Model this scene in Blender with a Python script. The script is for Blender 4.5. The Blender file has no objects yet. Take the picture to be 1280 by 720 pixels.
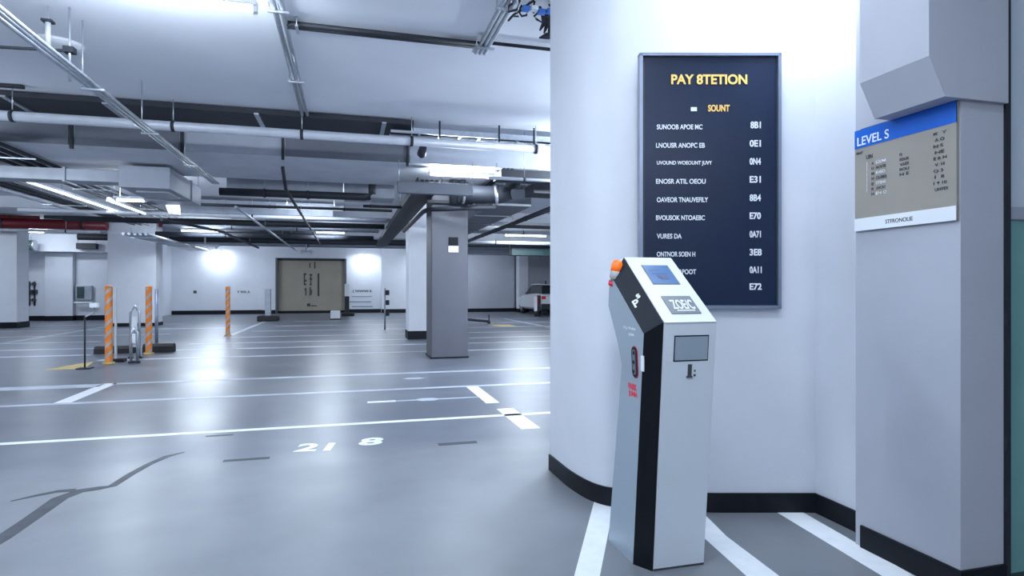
import bpy, bmesh, math, random
from mathutils import Vector, Matrix
random.seed(4)
SC = bpy.context.scene
COL = SC.collection
F, CAMH = 755.0, 1.35
TH = math.atan(205/755)
PI = math.pi

# ------------------------------------------------------------------ materials
def mat(name, col, rough=.5, metal=0., noise=0., scale=8., bump=0., emit=None, es=1., spec=.5, rvar=0., stretch=None):
    m = bpy.data.materials.new(name); m.use_nodes = True
    nt = m.node_tree; b = nt.nodes['Principled BSDF']
    b.inputs['Base Color'].default_value = (*col, 1)
    b.inputs['Roughness'].default_value = rough
    b.inputs['Metallic'].default_value = metal
    b.inputs['Specular IOR Level'].default_value = spec
    tc = nt.nodes.new('ShaderNodeTexCoord')
    mp = nt.nodes.new('ShaderNodeMapping'); nt.links.new(tc.outputs['Object'], mp.inputs[0])
    if stretch: mp.inputs['Scale'].default_value = stretch
    n = nt.nodes.new('ShaderNodeTexNoise'); n.inputs['Scale'].default_value = scale
    n.inputs['Detail'].default_value = 5
    nt.links.new(mp.outputs[0], n.inputs['Vector'])
    if noise:
        r = nt.nodes.new('ShaderNodeValToRGB')
        r.color_ramp.elements[0].position = .3; r.color_ramp.elements[1].position = .7
        r.color_ramp.elements[0].color = (*[c*(1-noise) for c in col], 1)
        r.color_ramp.elements[1].color = (*[min(1, c*(1+noise)) for c in col], 1)
        nt.links.new(n.outputs['Fac'], r.inputs[0]); nt.links.new(r.outputs[0], b.inputs['Base Color'])
    if rvar:
        mr = nt.nodes.new('ShaderNodeMapRange')
        mr.inputs['To Min'].default_value = max(.02, rough-rvar); mr.inputs['To Max'].default_value = rough+rvar
        nt.links.new(n.outputs['Fac'], mr.inputs[0]); nt.links.new(mr.outputs[0], b.inputs['Roughness'])
    if bump:
        bp = nt.nodes.new('ShaderNodeBump'); bp.inputs['Strength'].default_value = bump; bp.inputs['Distance'].default_value = .01
        nt.links.new(n.outputs['Fac'], bp.inputs['Height']); nt.links.new(bp.outputs[0], b.inputs['Normal'])
    if emit:
        b.inputs['Emission Color'].default_value = (*emit, 1); b.inputs['Emission Strength'].default_value = es
    return m

M = {}
M['wall'] = mat('painted_plaster', (.66,.69,.76), .55, noise=.025, scale=3, bump=.05)
M['ceil'] = mat('ceiling_paint', (.74,.77,.84), .8, noise=.04, scale=.8, bump=.05)
M['beam'] = mat('beam_concrete', (.62,.65,.72), .8, noise=.08, scale=2, bump=.1)
M['pillar'] = mat('pillar_plaster', (.43,.45,.52), .55, noise=.03, scale=3)
M['colgrey'] = mat('column_grey_paint', (.092,.096,.122), .55, noise=.05, scale=3)
M['skirt'] = mat('skirting_black', (.005,.007,.012), .55, noise=.1, spec=.25)
M['paint'] = mat('line_paint', (.86,.90,.94), .45, noise=.04, scale=14)
M['paint2'] = mat('worn_line_paint', (.50,.55,.63), .4, noise=.22, scale=2.5)
M['yellow'] = mat('yellow_paint', (.55,.42,.16), .6, noise=.2, scale=5)
M['patch'] = mat('bitumen_patch', (.038,.047,.062), .5, noise=.35, scale=9)
M['darkseam'] = mat('dark_seam', (.035,.042,.055), .5, noise=.2)
M['metal'] = mat('galvanised_steel', (.52,.56,.62), .35, .8, noise=.12, scale=14)
M['duct'] = mat('duct_sheet', (.34,.37,.43), .45, .35, noise=.1, scale=4)
M['ductl'] = mat('pale_duct_sheet', (.36,.39,.46), .5, .15, noise=.06, scale=4)
M['darkm'] = mat('dark_steel', (.016,.020,.030), .6, 0, noise=.15, scale=10)
M['cladd'] = mat('dark_cladding', (.13,.145,.18), .5, .1, noise=.08, scale=3)
M['pvc'] = mat('pale_pipe', (.58,.61,.68), .4, .1, noise=.05)
M['red'] = mat('red_pipe_paint', (.17,.008,.018), .4, noise=.1)
M['green'] = mat('dark_green_paint', (.025,.06,.065), .5, noise=.1)
M['silver'] = mat('silver_panel', (.66,.72,.78), .38, .12, noise=.02, scale=3)
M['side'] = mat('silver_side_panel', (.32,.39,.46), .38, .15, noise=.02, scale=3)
M['whitep'] = mat('white_powder_coat', (.68,.71,.76), .4, noise=.01)
M['black'] = mat('black_gloss', (.004,.005,.008), .45, noise=.05, spec=.2)
M['slate'] = mat('slate_trim', (.016,.020,.030), .6, noise=.05, spec=.15)
M['screen'] = mat('lcd_screen', (.03,.07,.16), .15, emit=(.12,.30,.72), es=.32)
M['screenmark'] = mat('lcd_mark', (.02,.05,.16), .3)
M['grey'] = mat('grey_bezel', (.12,.14,.17), .4, noise=.05)
M['orange'] = mat('orange_plastic', (.85,.17,.015), .35, noise=.05, emit=(.9,.16,.01), es=.25)
M['orangep'] = mat('orange_wrap', (.80,.24,.03), .45, noise=.15, scale=6)
M['whitew'] = mat('white_wrap', (.42,.40,.42), .5, noise=.1)
M['redink'] = mat('red_ink', (.70,.02,.05), .5)
M['navy'] = mat('board_navy', (.007,.017,.048), .35, noise=.15, scale=2, spec=.3)
M['frame'] = mat('board_frame', (.23,.27,.36), .35, .5, noise=.05)
M['ivory'] = mat('lettering_white', (.80,.84,.90), .5)
M['gold'] = mat('lettering_gold', (.95,.60,.16), .45)
M['tan'] = mat('map_tan', (.30,.28,.25), .5, noise=.04, scale=3)
M['blue'] = mat('sign_blue', (.008,.12,.58), .5, noise=.08, scale=5, spec=.2)
M['bluedark'] = mat('blue_connector', (.04,.16,.55), .4)
M['ink'] = mat('ink', (.05,.055,.065), .6)
M['gate'] = mat('gate_khaki', (.33,.30,.245), .6, noise=.05, scale=1.5)
M['gateink'] = mat('gate_ink', (.045,.045,.05), .6)
M['glass'] = mat('frosted_glass', (.52,.60,.68), .3, noise=.03, scale=2)
M['gglass'] = mat('green_glass', (.16,.34,.33), .25, noise=.12, scale=1.5)
M['rubber'] = mat('black_rubber', (.015,.015,.018), .7, noise=.1)
M['carw'] = mat('car_white', (.70,.72,.76), .2, noise=.01)
M['carg'] = mat('car_glass', (.02,.025,.03), .08)
M['tube'] = mat('lamp_tube', (.9,.95,1), .4, emit=(.86,.93,1.), es=9)
M['tubedim'] = mat('lamp_tube_dim', (.9,.95,1), .4, emit=(.84,.92,1.), es=2.2)
M['housing'] = mat('lamp_housing', (.70,.73,.78), .4, noise=.02)

def floor_material():
    m = bpy.data.materials.new('epoxy_floor'); m.use_nodes = True
    nt = m.node_tree; b = nt.nodes['Principled BSDF']; N = nt.nodes.new; L = nt.links.new
    tc = N('ShaderNodeTexCoord')
    n1 = N('ShaderNodeTexNoise'); n1.inputs['Scale'].default_value = .55; n1.inputs['Detail'].default_value = 6
    mp = N('ShaderNodeMapping'); mp.inputs['Scale'].default_value = (.35, 1.5, 1)
    L(tc.outputs['Object'], mp.inputs[0]); L(mp.outputs[0], n1.inputs['Vector'])
    r1 = N('ShaderNodeValToRGB')
    r1.color_ramp.elements[0].position = .35; r1.color_ramp.elements[1].position = .68
    r1.color_ramp.elements[0].color = (.120,.134,.168,1); r1.color_ramp.elements[1].color = (.185,.203,.245,1)
    L(n1.outputs['Fac'], r1.inputs[0])
    # gloss reflection painted as colour: paler near the machine, ending before the first line
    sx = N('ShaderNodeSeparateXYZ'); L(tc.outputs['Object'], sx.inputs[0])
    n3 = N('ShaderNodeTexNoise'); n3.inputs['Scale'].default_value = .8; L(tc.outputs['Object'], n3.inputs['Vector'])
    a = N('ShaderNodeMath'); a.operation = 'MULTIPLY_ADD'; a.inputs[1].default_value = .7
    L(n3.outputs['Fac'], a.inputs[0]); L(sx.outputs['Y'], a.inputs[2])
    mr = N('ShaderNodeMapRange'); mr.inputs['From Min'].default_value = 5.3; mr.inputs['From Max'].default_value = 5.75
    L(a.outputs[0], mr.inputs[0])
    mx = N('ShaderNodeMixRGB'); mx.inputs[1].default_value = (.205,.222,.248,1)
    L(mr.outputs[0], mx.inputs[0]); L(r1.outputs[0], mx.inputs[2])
    n2 = N('ShaderNodeTexNoise'); n2.inputs['Scale'].default_value = 2.2; n2.inputs['Detail'].default_value = 8
    L(tc.outputs['Object'], n2.inputs['Vector'])
    mu = N('ShaderNodeMixRGB'); mu.blend_type = 'MULTIPLY'; mu.inputs[0].default_value = 1
    r2 = N('ShaderNodeValToRGB'); r2.color_ramp.elements[0].position = .3; r2.color_ramp.elements[0].color = (.84,.85,.86,1)
    r2.color_ramp.elements[1].position = .62; r2.color_ramp.elements[1].color = (1,1,1,1)
    L(n2.outputs['Fac'], r2.inputs[0]); L(mx.outputs[0], mu.inputs[1]); L(r2.outputs[0], mu.inputs[2])
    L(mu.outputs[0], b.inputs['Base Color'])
    m2 = N('ShaderNodeMapRange'); m2.inputs['To Min'].default_value = .24; m2.inputs['To Max'].default_value = .46
    L(n1.outputs['Fac'], m2.inputs[0]); L(m2.outputs[0], b.inputs['Roughness'])
    bp = N('ShaderNodeBump'); bp.inputs['Strength'].default_value = .10; bp.inputs['Distance'].default_value = .01
    n4 = N('ShaderNodeTexNoise'); n4.inputs['Scale'].default_value = 3.5; L(tc.outputs['Object'], n4.inputs['Vector'])
    L(n4.outputs['Fac'], bp.inputs['Height']); L(bp.outputs[0], b.inputs['Normal'])
    return m
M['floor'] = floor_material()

# ------------------------------------------------------------------ helpers
def world_offset(p):
    v = Vector((0,0,0))
    while p is not None:
        v += p.location; p = p.parent
    return v
def tag(o, label=None, cat=None, group=None, kind=None):
    if label: o['label'] = label
    if cat: o['category'] = cat
    if group: o['group'] = group
    if kind: o['kind'] = kind
    return o
def thing(name, loc, label, cat, group=None):
    o = bpy.data.objects.new(name, None); COL.objects.link(o); o.location = loc
    o.empty_display_size = .1
    return tag(o, label, cat, group)
def obj(name, bm, m, parent=None, smooth=False, origin=None):
    """vertices come in world coordinates; the object's origin goes to the parent's origin or to its own base centre"""
    bmesh.ops.recalc_face_normals(bm, faces=bm.faces[:])
    if parent is None:
        if origin is None:
            xs = [v.co.x for v in bm.verts]; ys = [v.co.y for v in bm.verts]; zs = [v.co.z for v in bm.verts]
            origin = Vector(((min(xs)+max(xs))/2, (min(ys)+max(ys))/2, min(zs)))
        off = Vector(origin)
    else:
        off = world_offset(parent)
    bmesh.ops.translate(bm, verts=bm.verts[:], vec=-off)
    me = bpy.data.meshes.new(name); bm.to_mesh(me); bm.free()
    me.materials.append(M[m])
    if smooth:
        for p in me.polygons: p.use_smooth = True
    o = bpy.data.objects.new(name, me); COL.objects.link(o)
    if parent is None: o.location = off
    else: o.parent = parent
    return o
def a_box(bm, x0, x1, y0, y1, z0, z1, bev=0, seg=2):
    vs = [bm.verts.new(p) for p in ((x0,y0,z0),(x1,y0,z0),(x1,y1,z0),(x0,y1,z0),(x0,y0,z1),(x1,y0,z1),(x1,y1,z1),(x0,y1,z1))]
    fs = [bm.faces.new([vs[i] for i in f]) for f in ((0,3,2,1),(4,5,6,7),(0,1,5,4),(1,2,6,5),(2,3,7,6),(3,0,4,7))]
    if bev:
        es = list({e for f in fs for e in f.edges})
        bmesh.ops.bevel(bm, geom=es, offset=bev, segments=seg, affect='EDGES', profile=.5)
    return bm
def box(name, m, x0, x1, y0, y1, z0, z1, parent=None, bev=0, seg=2):
    bm = bmesh.new(); a_box(bm, min(x0,x1), max(x0,x1), min(y0,y1), max(y0,y1), min(z0,z1), max(z0,z1), bev, seg)
    return obj(name, bm, m, parent)
def a_tube(bm, pts, r, n=12):
    pts = [Vector(p) for p in pts]; rings = []
    rr = r if isinstance(r, (list, tuple)) else [r]*len(pts)
    for i, p in enumerate(pts):
        d = (pts[min(i+1, len(pts)-1)] - pts[max(i-1, 0)]).normalized()
        a = Vector((0,0,1)) if abs(d.z) < .9 else Vector((1,0,0))
        u = d.cross(a).normalized(); w = d.cross(u)
        rings.append([bm.verts.new(p + rr[i]*(math.cos(t)*u + math.sin(t)*w)) for t in [2*PI*k/n for k in range(n)]])
    for a, b in zip(rings, rings[1:]):
        for k in range(n): bm.faces.new((a[k], a[(k+1) % n], b[(k+1) % n], b[k]))
    bm.faces.new(rings[0][::-1]); bm.faces.new(rings[-1])
    return bm
def tube(name, m, pts, r, parent=None, n=12):
    bm = bmesh.new(); a_tube(bm, pts, r, n); o = obj(name, bm, m, parent)
    for p in o.data.polygons: p.use_smooth = len(p.vertices) == 4
    return o
def prism(name, m, poly, z0, z1, parent=None):
    bm = bmesh.new(); lo = [bm.verts.new((x,y,z0)) for x,y in poly]; hi = [bm.verts.new((x,y,z1)) for x,y in poly]
    bm.faces.new(lo[::-1]); bm.faces.new(hi)
    for i in range(len(poly)):
        j = (i+1) % len(poly); bm.faces.new((lo[i], lo[j], hi[j], hi[i]))
    return obj(name, bm, m, parent)
def prism_x(name, m, poly, x0, x1, parent=None):
    bm = bmesh.new(); lo = [bm.verts.new((x0,y,z)) for y,z in poly]; hi = [bm.verts.new((x1,y,z)) for y,z in poly]
    bm.faces.new(lo[::-1]); bm.faces.new(hi)
    for i in range(len(poly)):
        j = (i+1) % len(poly); bm.faces.new((lo[i], lo[j], hi[j], hi[i]))
    return obj(name, bm, m, parent)
def struct(o): o['kind'] = 'structure'; return o
def ribbon(name, m, left, right, z, parent):
    """a painted strip between two floor polylines, 1 mm proud"""
    bm = bmesh.new()
    n = len(left); T = .0012
    A = [bm.verts.new((x,y,z+T)) for x,y in left]; B = [bm.verts.new((x,y,z+T)) for x,y in right]
    C = [bm.verts.new((x,y,z-.002)) for x,y in left]; D = [bm.verts.new((x,y,z-.002)) for x,y in right]
    for i in range(n-1):
        bm.faces.new((A[i],B[i],B[i+1],A[i+1])); bm.faces.new((C[i],C[i+1],D[i+1],D[i]))
        bm.faces.new((A[i],A[i+1],C[i+1],C[i])); bm.faces.new((B[i],D[i],D[i+1],B[i+1]))
    bm.faces.new((A[0],C[0],D[0],B[0])); bm.faces.new((A[-1],B[-1],D[-1],C[-1]))
    return obj(name, bm, m, parent)
def lettering(name, s, m, org, right, up, width, height, parent, depth=.002, bold=.0, align='LEFT'):
    """real extruded letters fitted to a width and a cap height; org = lower left corner of the line"""
    cu = bpy.data.curves.new(name, 'FONT'); cu.body = s; cu.extrude = .02; cu.offset = bold
    t = bpy.data.objects.new(name, cu)
    COL.objects.link(t)
    me = bpy.data.meshes.new_from_object(t)
    bpy.data.objects.remove(t); bpy.data.curves.remove(cu)
    xs = [v.co.x for v in me.vertices]; ys = [v.co.y for v in me.vertices]
    x0, x1, y0, y1 = min(xs), max(xs), min(ys), max(ys)
    R = Vector(right).normalized(); U = Vector(up).normalized(); Nn = R.cross(U)
    off = world_offset(parent); O = Vector(org)
    if width is None: width = (x1-x0)*height/(y1-y0)
    for v in me.vertices:
        a = (v.co.x-x0)/(x1-x0)*width; b = (v.co.y-y0)/(y1-y0)*height; c = (v.co.z+.02)/.04*depth
        if align == 'RIGHT': a -= width
        v.co = O + R*a + U*b + Nn*c - off
    me.materials.clear(); me.materials.append(M[m])
    o = bpy.data.objects.new(name, me); COL.objects.link(o); o.parent = parent
    me.name = name
    return o
def copy_tree(o, parent=None):
    c = o.copy(); COL.objects.link(c); c.parent = parent
    for ch in list(o.children): copy_tree(ch, c)
    return c
def quadbox(name, m, p, n, t, parent):
    """a thin slab over four corners p, lifted along n by t"""
    bm = bmesh.new(); n = Vector(n).normalized()
    a = [bm.verts.new(Vector(q)) for q in p]; b = [bm.verts.new(Vector(q)+n*t) for q in p]
    bm.faces.new(a[::-1]); bm.faces.new(b); k = len(p)
    for i in range(k): bm.faces.new((a[i], a[(i+1)%k], b[(i+1)%k], b[i]))
    return obj(name, bm, m, parent)

CEIL, SOF = 3.8, 3.41
# ------------------------------------------------------------------ room shell
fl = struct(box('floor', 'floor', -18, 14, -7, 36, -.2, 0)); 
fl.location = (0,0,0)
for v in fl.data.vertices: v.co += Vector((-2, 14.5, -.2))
struct(box('ceiling', 'ceil', -18, 14, -7, 36, CEIL, CEIL+.2))
struct(box('wall_left', 'wall', -18.2, -18, -7, 36, 0, CEIL))
struct(box('wall_right', 'wall', 14, 14.2, -7, 36, 0, CEIL))
struct(box('wall_back', 'wall', -18, 14, -7.2, -7, 0, CEIL))
# far end wall, in stretches at different depths
struct(prism('wall_far_left', 'wall', [(-18,29.2),(-8.6,29.2),(-8.6,33.95),(-8.8,33.95),(-8.8,29.5),(-18,29.5)], 0, CEIL))
struct(box('wall_far', 'wall', -8.6, -4.3, 33.95, 34.3, 0, CEIL))
GX0, GX1, GZ = -3.66, -.08, 2.93
w = struct(box('wall_far', 'wall', -4.3, GX0, 33.7, 34.3, 0, CEIL)); 
struct(box('wall_far', 'wall', GX1, 1.75, 33.95, 34.3, 0, CEIL))
struct(box('wall_far', 'wall', GX0, GX1, 33.7, 34.3, GZ, CEIL))
struct(box('wall_far', 'wall', 1.75, 3.7, 33.5, 34.3, 0, CEIL))
struct(box('wall_far_right', 'pillar', 3.7, 9.2, 33.3, 34.3, 0, CEIL))
struct(box('wall_far_right', 'wall', 9.2, 14, 34.6, 34.9, 0, CEIL))
def skirt(name, x0, x1, y0, y1, h=.13): return struct(box(name, 'skirt', x0, x1, y0, y1, 0, h))
skirt('baseboard_far_left', -18, -8.58, 29.17, 29.2, .2)
skirt('baseboard_far', -8.6, -4.3, 33.92, 33.95, .2); skirt('baseboard_far', -4.3, GX0, 33.67, 33.7, .2)
skirt('baseboard_far', GX1, 1.75, 33.92, 33.95, .2); skirt('baseboard_far', 1.75, 3.7, 33.47, 33.5, .2)
skirt('baseboard_far_right', 3.7, 9.2, 33.27, 33.3, .2); skirt('baseboard_far_right', 9.2, 14, 34.57, 34.6, .2)
# beams
def beam(x0, x1, y0, y1, z0, m='beam'): return struct(box('beam', m, x0, x1, y0, y1, z0, CEIL))
beam(-18, 14, 10.05, 12.3, SOF)
beam(-18, 14, 19.0, 20.4, 3.5); beam(-18, 14, 26.6, 27.6, 3.5)
beam(-18, -8.9, 28.3, 29.2, 2.82, 'wall')
# columns
def column(name, m, x0, x1, y0, y1, top=CEIL, base=.2):
    c = struct(box(name, m, x0, x1, y0, y1, 0, top, bev=.02))
    b = box('skirting', 'skirt', x0-.015, x1+.015, y0-.015, y1+.015, 0, base, c); return c
colB = column('column', 'colgrey', 1.53, 2.24, 11.5, 12.25, SOF, .03)
column('column', 'wall', 1.53, 2.24, 16.0, 16.75, CEIL, .22)
column('column', 'wall', -8.09, -6.58, 24.0, 24.8, CEIL, .12)
column('column', 'wall', -13.6, -10.76, 24.0, 24.8, CEIL, .2)
column('column', 'wall', -12.0, -11.0, 28.9, 29.15, 2.8, .2)
column('column', 'wall', 9.2, 9.75, 32.4, 33.0, CEIL, .2)

# rounded core wall the tariff board hangs on
ctrl = [(1.452,4.262),(1.452,4.05),(1.455,3.864),(1.475,3.68),(1.505,3.56),(1.55,3.475),(1.62,3.42),(1.78,3.338),(1.95,3.265),(2.12,3.20),(2.30,3.15),(2.50,3.095),(2.72,3.035)]
def smooth_poly(c, k=4):
    out = []
    for i in range(len(c)-1):
        p0 = Vector(c[max(i-1,0)]); p1 = Vector(c[i]); p2 = Vector(c[i+1]); p3 = Vector(c[min(i+2,len(c)-1)])
        for j in range(k):
            t = j/k; out.append(.5*((2*p1)+(p2-p0)*t+(2*p0-5*p1+4*p2-p3)*t*t+(3*p1-p0-3*p2+p3)*t**3))
    out.append(Vector(c[-1])); return [(p.x,p.y) for p in out]
curve = smooth_poly(ctrl)
core = struct(prism('wall_core', 'wall', curve + [(2.72,2.509),(5,2.509),(5,4.262)], 0, CEIL))
for p in core.data.polygons:
    if abs(p.normal.z) < .1 and p.area < .9: p.use_smooth = True
core.data.set_sharp_from_angle(angle=math.radians(35))
def offset_poly(c, d):
    o = []
    for i, p in enumerate(c):
        a = Vector(c[max(i-1,0)]); b = Vector(c[min(i+1,len(c)-1)]); t = (b-a).normalized()
        o.append((p[0]-(-t.y)*d*-1*-1 if False else p[0]+t.y*d, p[1]-t.x*d))
    return o
outer = offset_poly(curve, .014)
outer[-1] = (2.706, outer[-1][1])
prism('skirting', 'skirt', outer + [(2.706,2.50),(2.73,2.50),(2.74,3.05)] + curve[::-1][1:], 0, .115, core)
pil = struct(box('pillar', 'pillar', 2.585, 2.835, 2.035, 2.60, 0, CEIL))
box('skirting', 'skirt', 2.572, 2.838, 2.022, 2.56, 0, .115, pil)
# haunch boxing above the pillar, lower edge splayed
bm = bmesh.new()
prof = [(2.382,2.337),(2.47,2.172),(2.832,2.172),(2.832,CEIL),(2.382,CEIL)]
lo = [bm.verts.new((x,2.012,z)) for x,z in prof]; hi = [bm.verts.new((x,2.372,z)) for x,z in prof]
bm.faces.new(lo); bm.faces.new(hi[::-1])
for i in range(5): bm.faces.new((lo[i],lo[(i+1)%5],hi[(i+1)%5],hi[i]))
struct(obj('beam', bm, 'pillar'))

# glazed door right of the pillar, at the frame's edge
dr = struct(box('door_1', 'glass', 2.875, 3.9, 2.06, 2.09, 1.72, 2.9))
box('door_frame', 'darkm', 2.84, 2.873, 2.03, 2.12, 0, CEIL, dr)
box('lower_pane', 'gglass', 2.875, 3.9, 2.06, 2.09, .05, 1.66, dr)
box('middle_rail', 'ductl', 2.875, 3.9, 2.045, 2.10, 1.66, 1.72, dr, bev=.004)
box('top_rail', 'ductl', 2.875, 3.9, 2.045, 2.10, 2.9, CEIL, dr)
box('bottom_rail', 'green', 2.875, 3.9, 2.045, 2.10, 0, .05, dr)
for z in (.35,.62,1.18): box('hinge', 'darkm', 2.836, 2.846, 2.02, 2.035, z, z+.06, dr)
tag(dr, 'tall glazed door with green lower pane beside the grey pillar', 'door', kind='structure')

# ------------------------------------------------------------------ floor markings (children of the floor)
def rect(name, m, x0, x1, y0, y1): return ribbon(name, m, [(x0,y0),(x0,y1)], [(x1,y0),(x1,y1)], 0, fl)
rect('bay_line', 'paint', -18, 3.4, 6.16, 6.25)
rect('bay_line', 'paint2', -18, 6, 8.12, 8.23)
rect('bay_line', 'paint2', -18, -3.30, 9.42, 9.72); rect('bay_line', 'paint2', -3.2, 6, 9.62, 9.76)
rect('bay_line', 'paint', -3.33, -3.15, 8.23, 9.75)
rect('bay_line', 'paint', 1.56, 1.72, 6.9, 8.12); rect('bay_line', 'paint', 1.60, 1.79, 5.55, 6.55)
rect('bay_line', 'paint', .22, .55, 7.28, 7.38); rect('bay_line', 'paint2', .55, 1.58, 7.30, 7.36)
for i, y in enumerate((12.2, 13.9, 15.4, 17.3, 19.6, 22.2, 25.2)):
    rect('bay_line', 'paint2', -18, -6 + (i % 3), y, y+.17); rect('bay_line', 'paint2', -4.5 + i*.4, 12, y+.6, y+.78)
for x in (-8.2, -3.3, 6.6): ribbon('bay_line', 'paint2', [(x,17.5),(x,26)], [(x+.14,17.5),(x+.14,26)], 0, fl)
ribbon('hatch_line', 'paint', [(1.021-.06,2.54),(1.497,3.54)], [(1.126,2.60),(1.585,3.44)], .0, fl)
ribbon('hatch_line', 'paint', [(1.78,2.27),(1.87,2.99),(1.96,3.27)], [(1.93,2.14),(1.985,2.86),(2.06,3.22)], .0, fl)
ribbon('hatch_line', 'paint', [(2.40,2.10),(2.49,3.085)], [(2.545,2.07),(2.64,3.045)], .0, fl)
def strip(name, m, pts, w):
    L, R = [], []
    for i, p in enumerate(pts):
        a = Vector(pts[max(i-1,0)]); b = Vector(pts[min(i+1,len(pts)-1)]); t = (b-a).normalized(); n = Vector((-t.y,t.x))
        q = Vector(p); L.append(tuple(q+n*w[i])); R.append(tuple(q-n*w[i]))
    return ribbon(name, m, L, R, 0, fl)
strip('patched_crack', 'patch', [(-1.86,3.3),(-1.80,3.86),(-1.79,4.15),(-1.785,4.5),(-1.72,4.63),(-1.62,4.66),(-1.55,4.69),(-1.52,4.95),(-1.47,5.2),(-1.40,5.40),(-1.30,5.50)],
      [.035,.045,.045,.05,.045,.04,.03,.03,.028,.03,.008])
strip('patched_crack', 'patch', [(-2.06,4.52),(-1.96,4.60),(-1.86,4.66),(-1.76,4.66)], [.008,.022,.028,.03])
rect('joint_seam', 'darkseam', -.94, -.60, 5.11, 5.17); rect('joint_seam', 'darkseam', .75, 1.09, 5.15, 5.23)
rect('joint_seam', 'darkseam', -1.25, -1.02, 6.02, 6.06)
lettering('bay_number', '21', 'paint', (-.44,5.27,.001), (1,-.12,0), (.16,1,0), .30, .26, fl, depth=.001, bold=.035)
lettering('bay_number', '8', 'paint', (.075,5.33,.001), (1,-.06,0), (.18,1,0), .20, .26, fl, depth=.001, bold=.035)
for (x,y) in ((.93,7.33),(.95,9.1)):
    bm = bmesh.new(); vs = [bm.verts.new((x+.16*math.cos(t)*1.0, y+.10*math.sin(t), .0022)) for t in [k*PI/3 for k in range(6)]]
    lo = [bm.verts.new((v.co.x, v.co.y, -.001)) for v in vs]; bm.faces.new(vs)
    for i in range(6): bm.faces.new((vs[i], lo[i], lo[(i+1)%6], vs[(i+1)%6]))
    obj('painted_marker', bm, 'paint2', fl)
ribbon('island_marking', 'yellow', [(-4.85,11.6),(-4.6,12.5)], [(-4.25,11.6),(-4.5,12.7)], 0, fl)
rect('island_marking', 'yellow', 5.0, 5.75, 20.6, 21.6)

# ------------------------------------------------------------------ pay machine
K = thing('pay_machine', (1.53, 2.75, 0), 'silver parking pay machine with black edge trim and sloped top, standing before the dark board', 'pay machine')
inn = [(2.695,0),(2.583,1.133),(2.93,1.398),(2.972,1.392),(2.988,1.256),(2.88,1.085),(2.822,.96),(2.986,0)]
out = [(2.603,0),(2.500,1.19),(2.914,1.508),(2.985,1.500),(3.005,1.30),(2.93,1.12),(2.89,.96),(3.03,0)]
rgt = [(a[0]*.75+b[0]*.25, a[1]*.75+b[1]*.25) for a, b in zip(out, inn)]
XS = [(1.348, inn), (1.402, out), (1.675, out), (1.692, rgt)]
bm = bmesh.new()
rings = [[bm.verts.new((x, y, z)) for y, z in pr] for x, pr in XS]
n = 8
for a, b in zip(rings, rings[1:]):
    for k in range(n): bm.faces.new((a[k], a[(k+1)%n], b[(k+1)%n], b[k]))
bm.faces.new(rings[-1])
bm.faces.new(rings[0][::-1])
body = obj('body', bm, 'silver', K)
# side panel sheet on the left
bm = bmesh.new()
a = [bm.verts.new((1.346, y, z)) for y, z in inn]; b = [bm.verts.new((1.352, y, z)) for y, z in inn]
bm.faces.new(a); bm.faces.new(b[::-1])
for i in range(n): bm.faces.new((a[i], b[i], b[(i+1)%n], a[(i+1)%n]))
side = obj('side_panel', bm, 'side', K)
# chamfer trim: lower gloss black, upper slate
def chamfer(name, m, i, j, lift=.004):
    p = [(1.347,*inn[i]), (1.403,*out[i]), (1.403,*out[j]), (1.347,*inn[j])]
    v = [Vector(q) for q in p]; nn = (v[1]-v[0]).cross(v[3]-v[0]).normalized()
    if nn.x > 0: nn = -nn
    return quadbox(name, m, p, nn, lift, K)
chamfer('edge_trim', 'black', 0, 1); up = chamfer('edge_trim', 'slate', 1, 2)
# white powder coated top plate
sd = Vector((0, 2.914-2.50, 1.508-1.19)).normalized(); SN = Vector((0, -sd.z, sd.y))
if SN.z < 0: SN = -SN
SO = Vector((0, 2.50, 1.19))
def on_slope(x, s): return SO + sd*s + Vector((x,0,0))
SL = (Vector((0,2.914,1.508))-SO).length
def slab(name, m, x0, x1, s0, s1, t, parent=K, base=0., skew=0):
    p = [on_slope(x0,s0)+SN*base, on_slope(x1,s0)+SN*base, on_slope(x1,s1)+SN*base, on_slope(x0,s1)+SN*base]
    return quadbox(name, m, p, SN, t, parent)
top = slab('top_panel', 'whitep', 1.403, 1.676, -.004, SL, .005)
scr = slab('screen', 'grey', 1.468, 1.622, .284, .450, .003, base=.004)
slab('display', 'screen', 1.474, 1.616, .290, .444, .002, scr, base=.0065)
for k, (x0,x1,s0,s1) in enumerate(((1.49,1.55,.40,.405),(1.50,1.59,.37,.376),(1.53,1.56,.32,.35),(1.52,1.545,.335,.36),(1.56,1.58,.325,.36))):
    slab('display_mark', 'screenmark', x0, x1, s0, s1, .001, scr, base=.0082)
rd = slab('card_reader', 'grey', 1.468, 1.624, .055, .186, .006, base=.004)
lettering('reader_mark', 'ZOE/C', 'ivory', on_slope(1.492,.085)+SN*.0105, (1,0,0), sd, .118, .07, rd, depth=.001, bold=.02)
slab('reader_mark', 'ivory', 1.505, 1.60, .072, .079, .001, rd, base=.0100)
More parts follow.
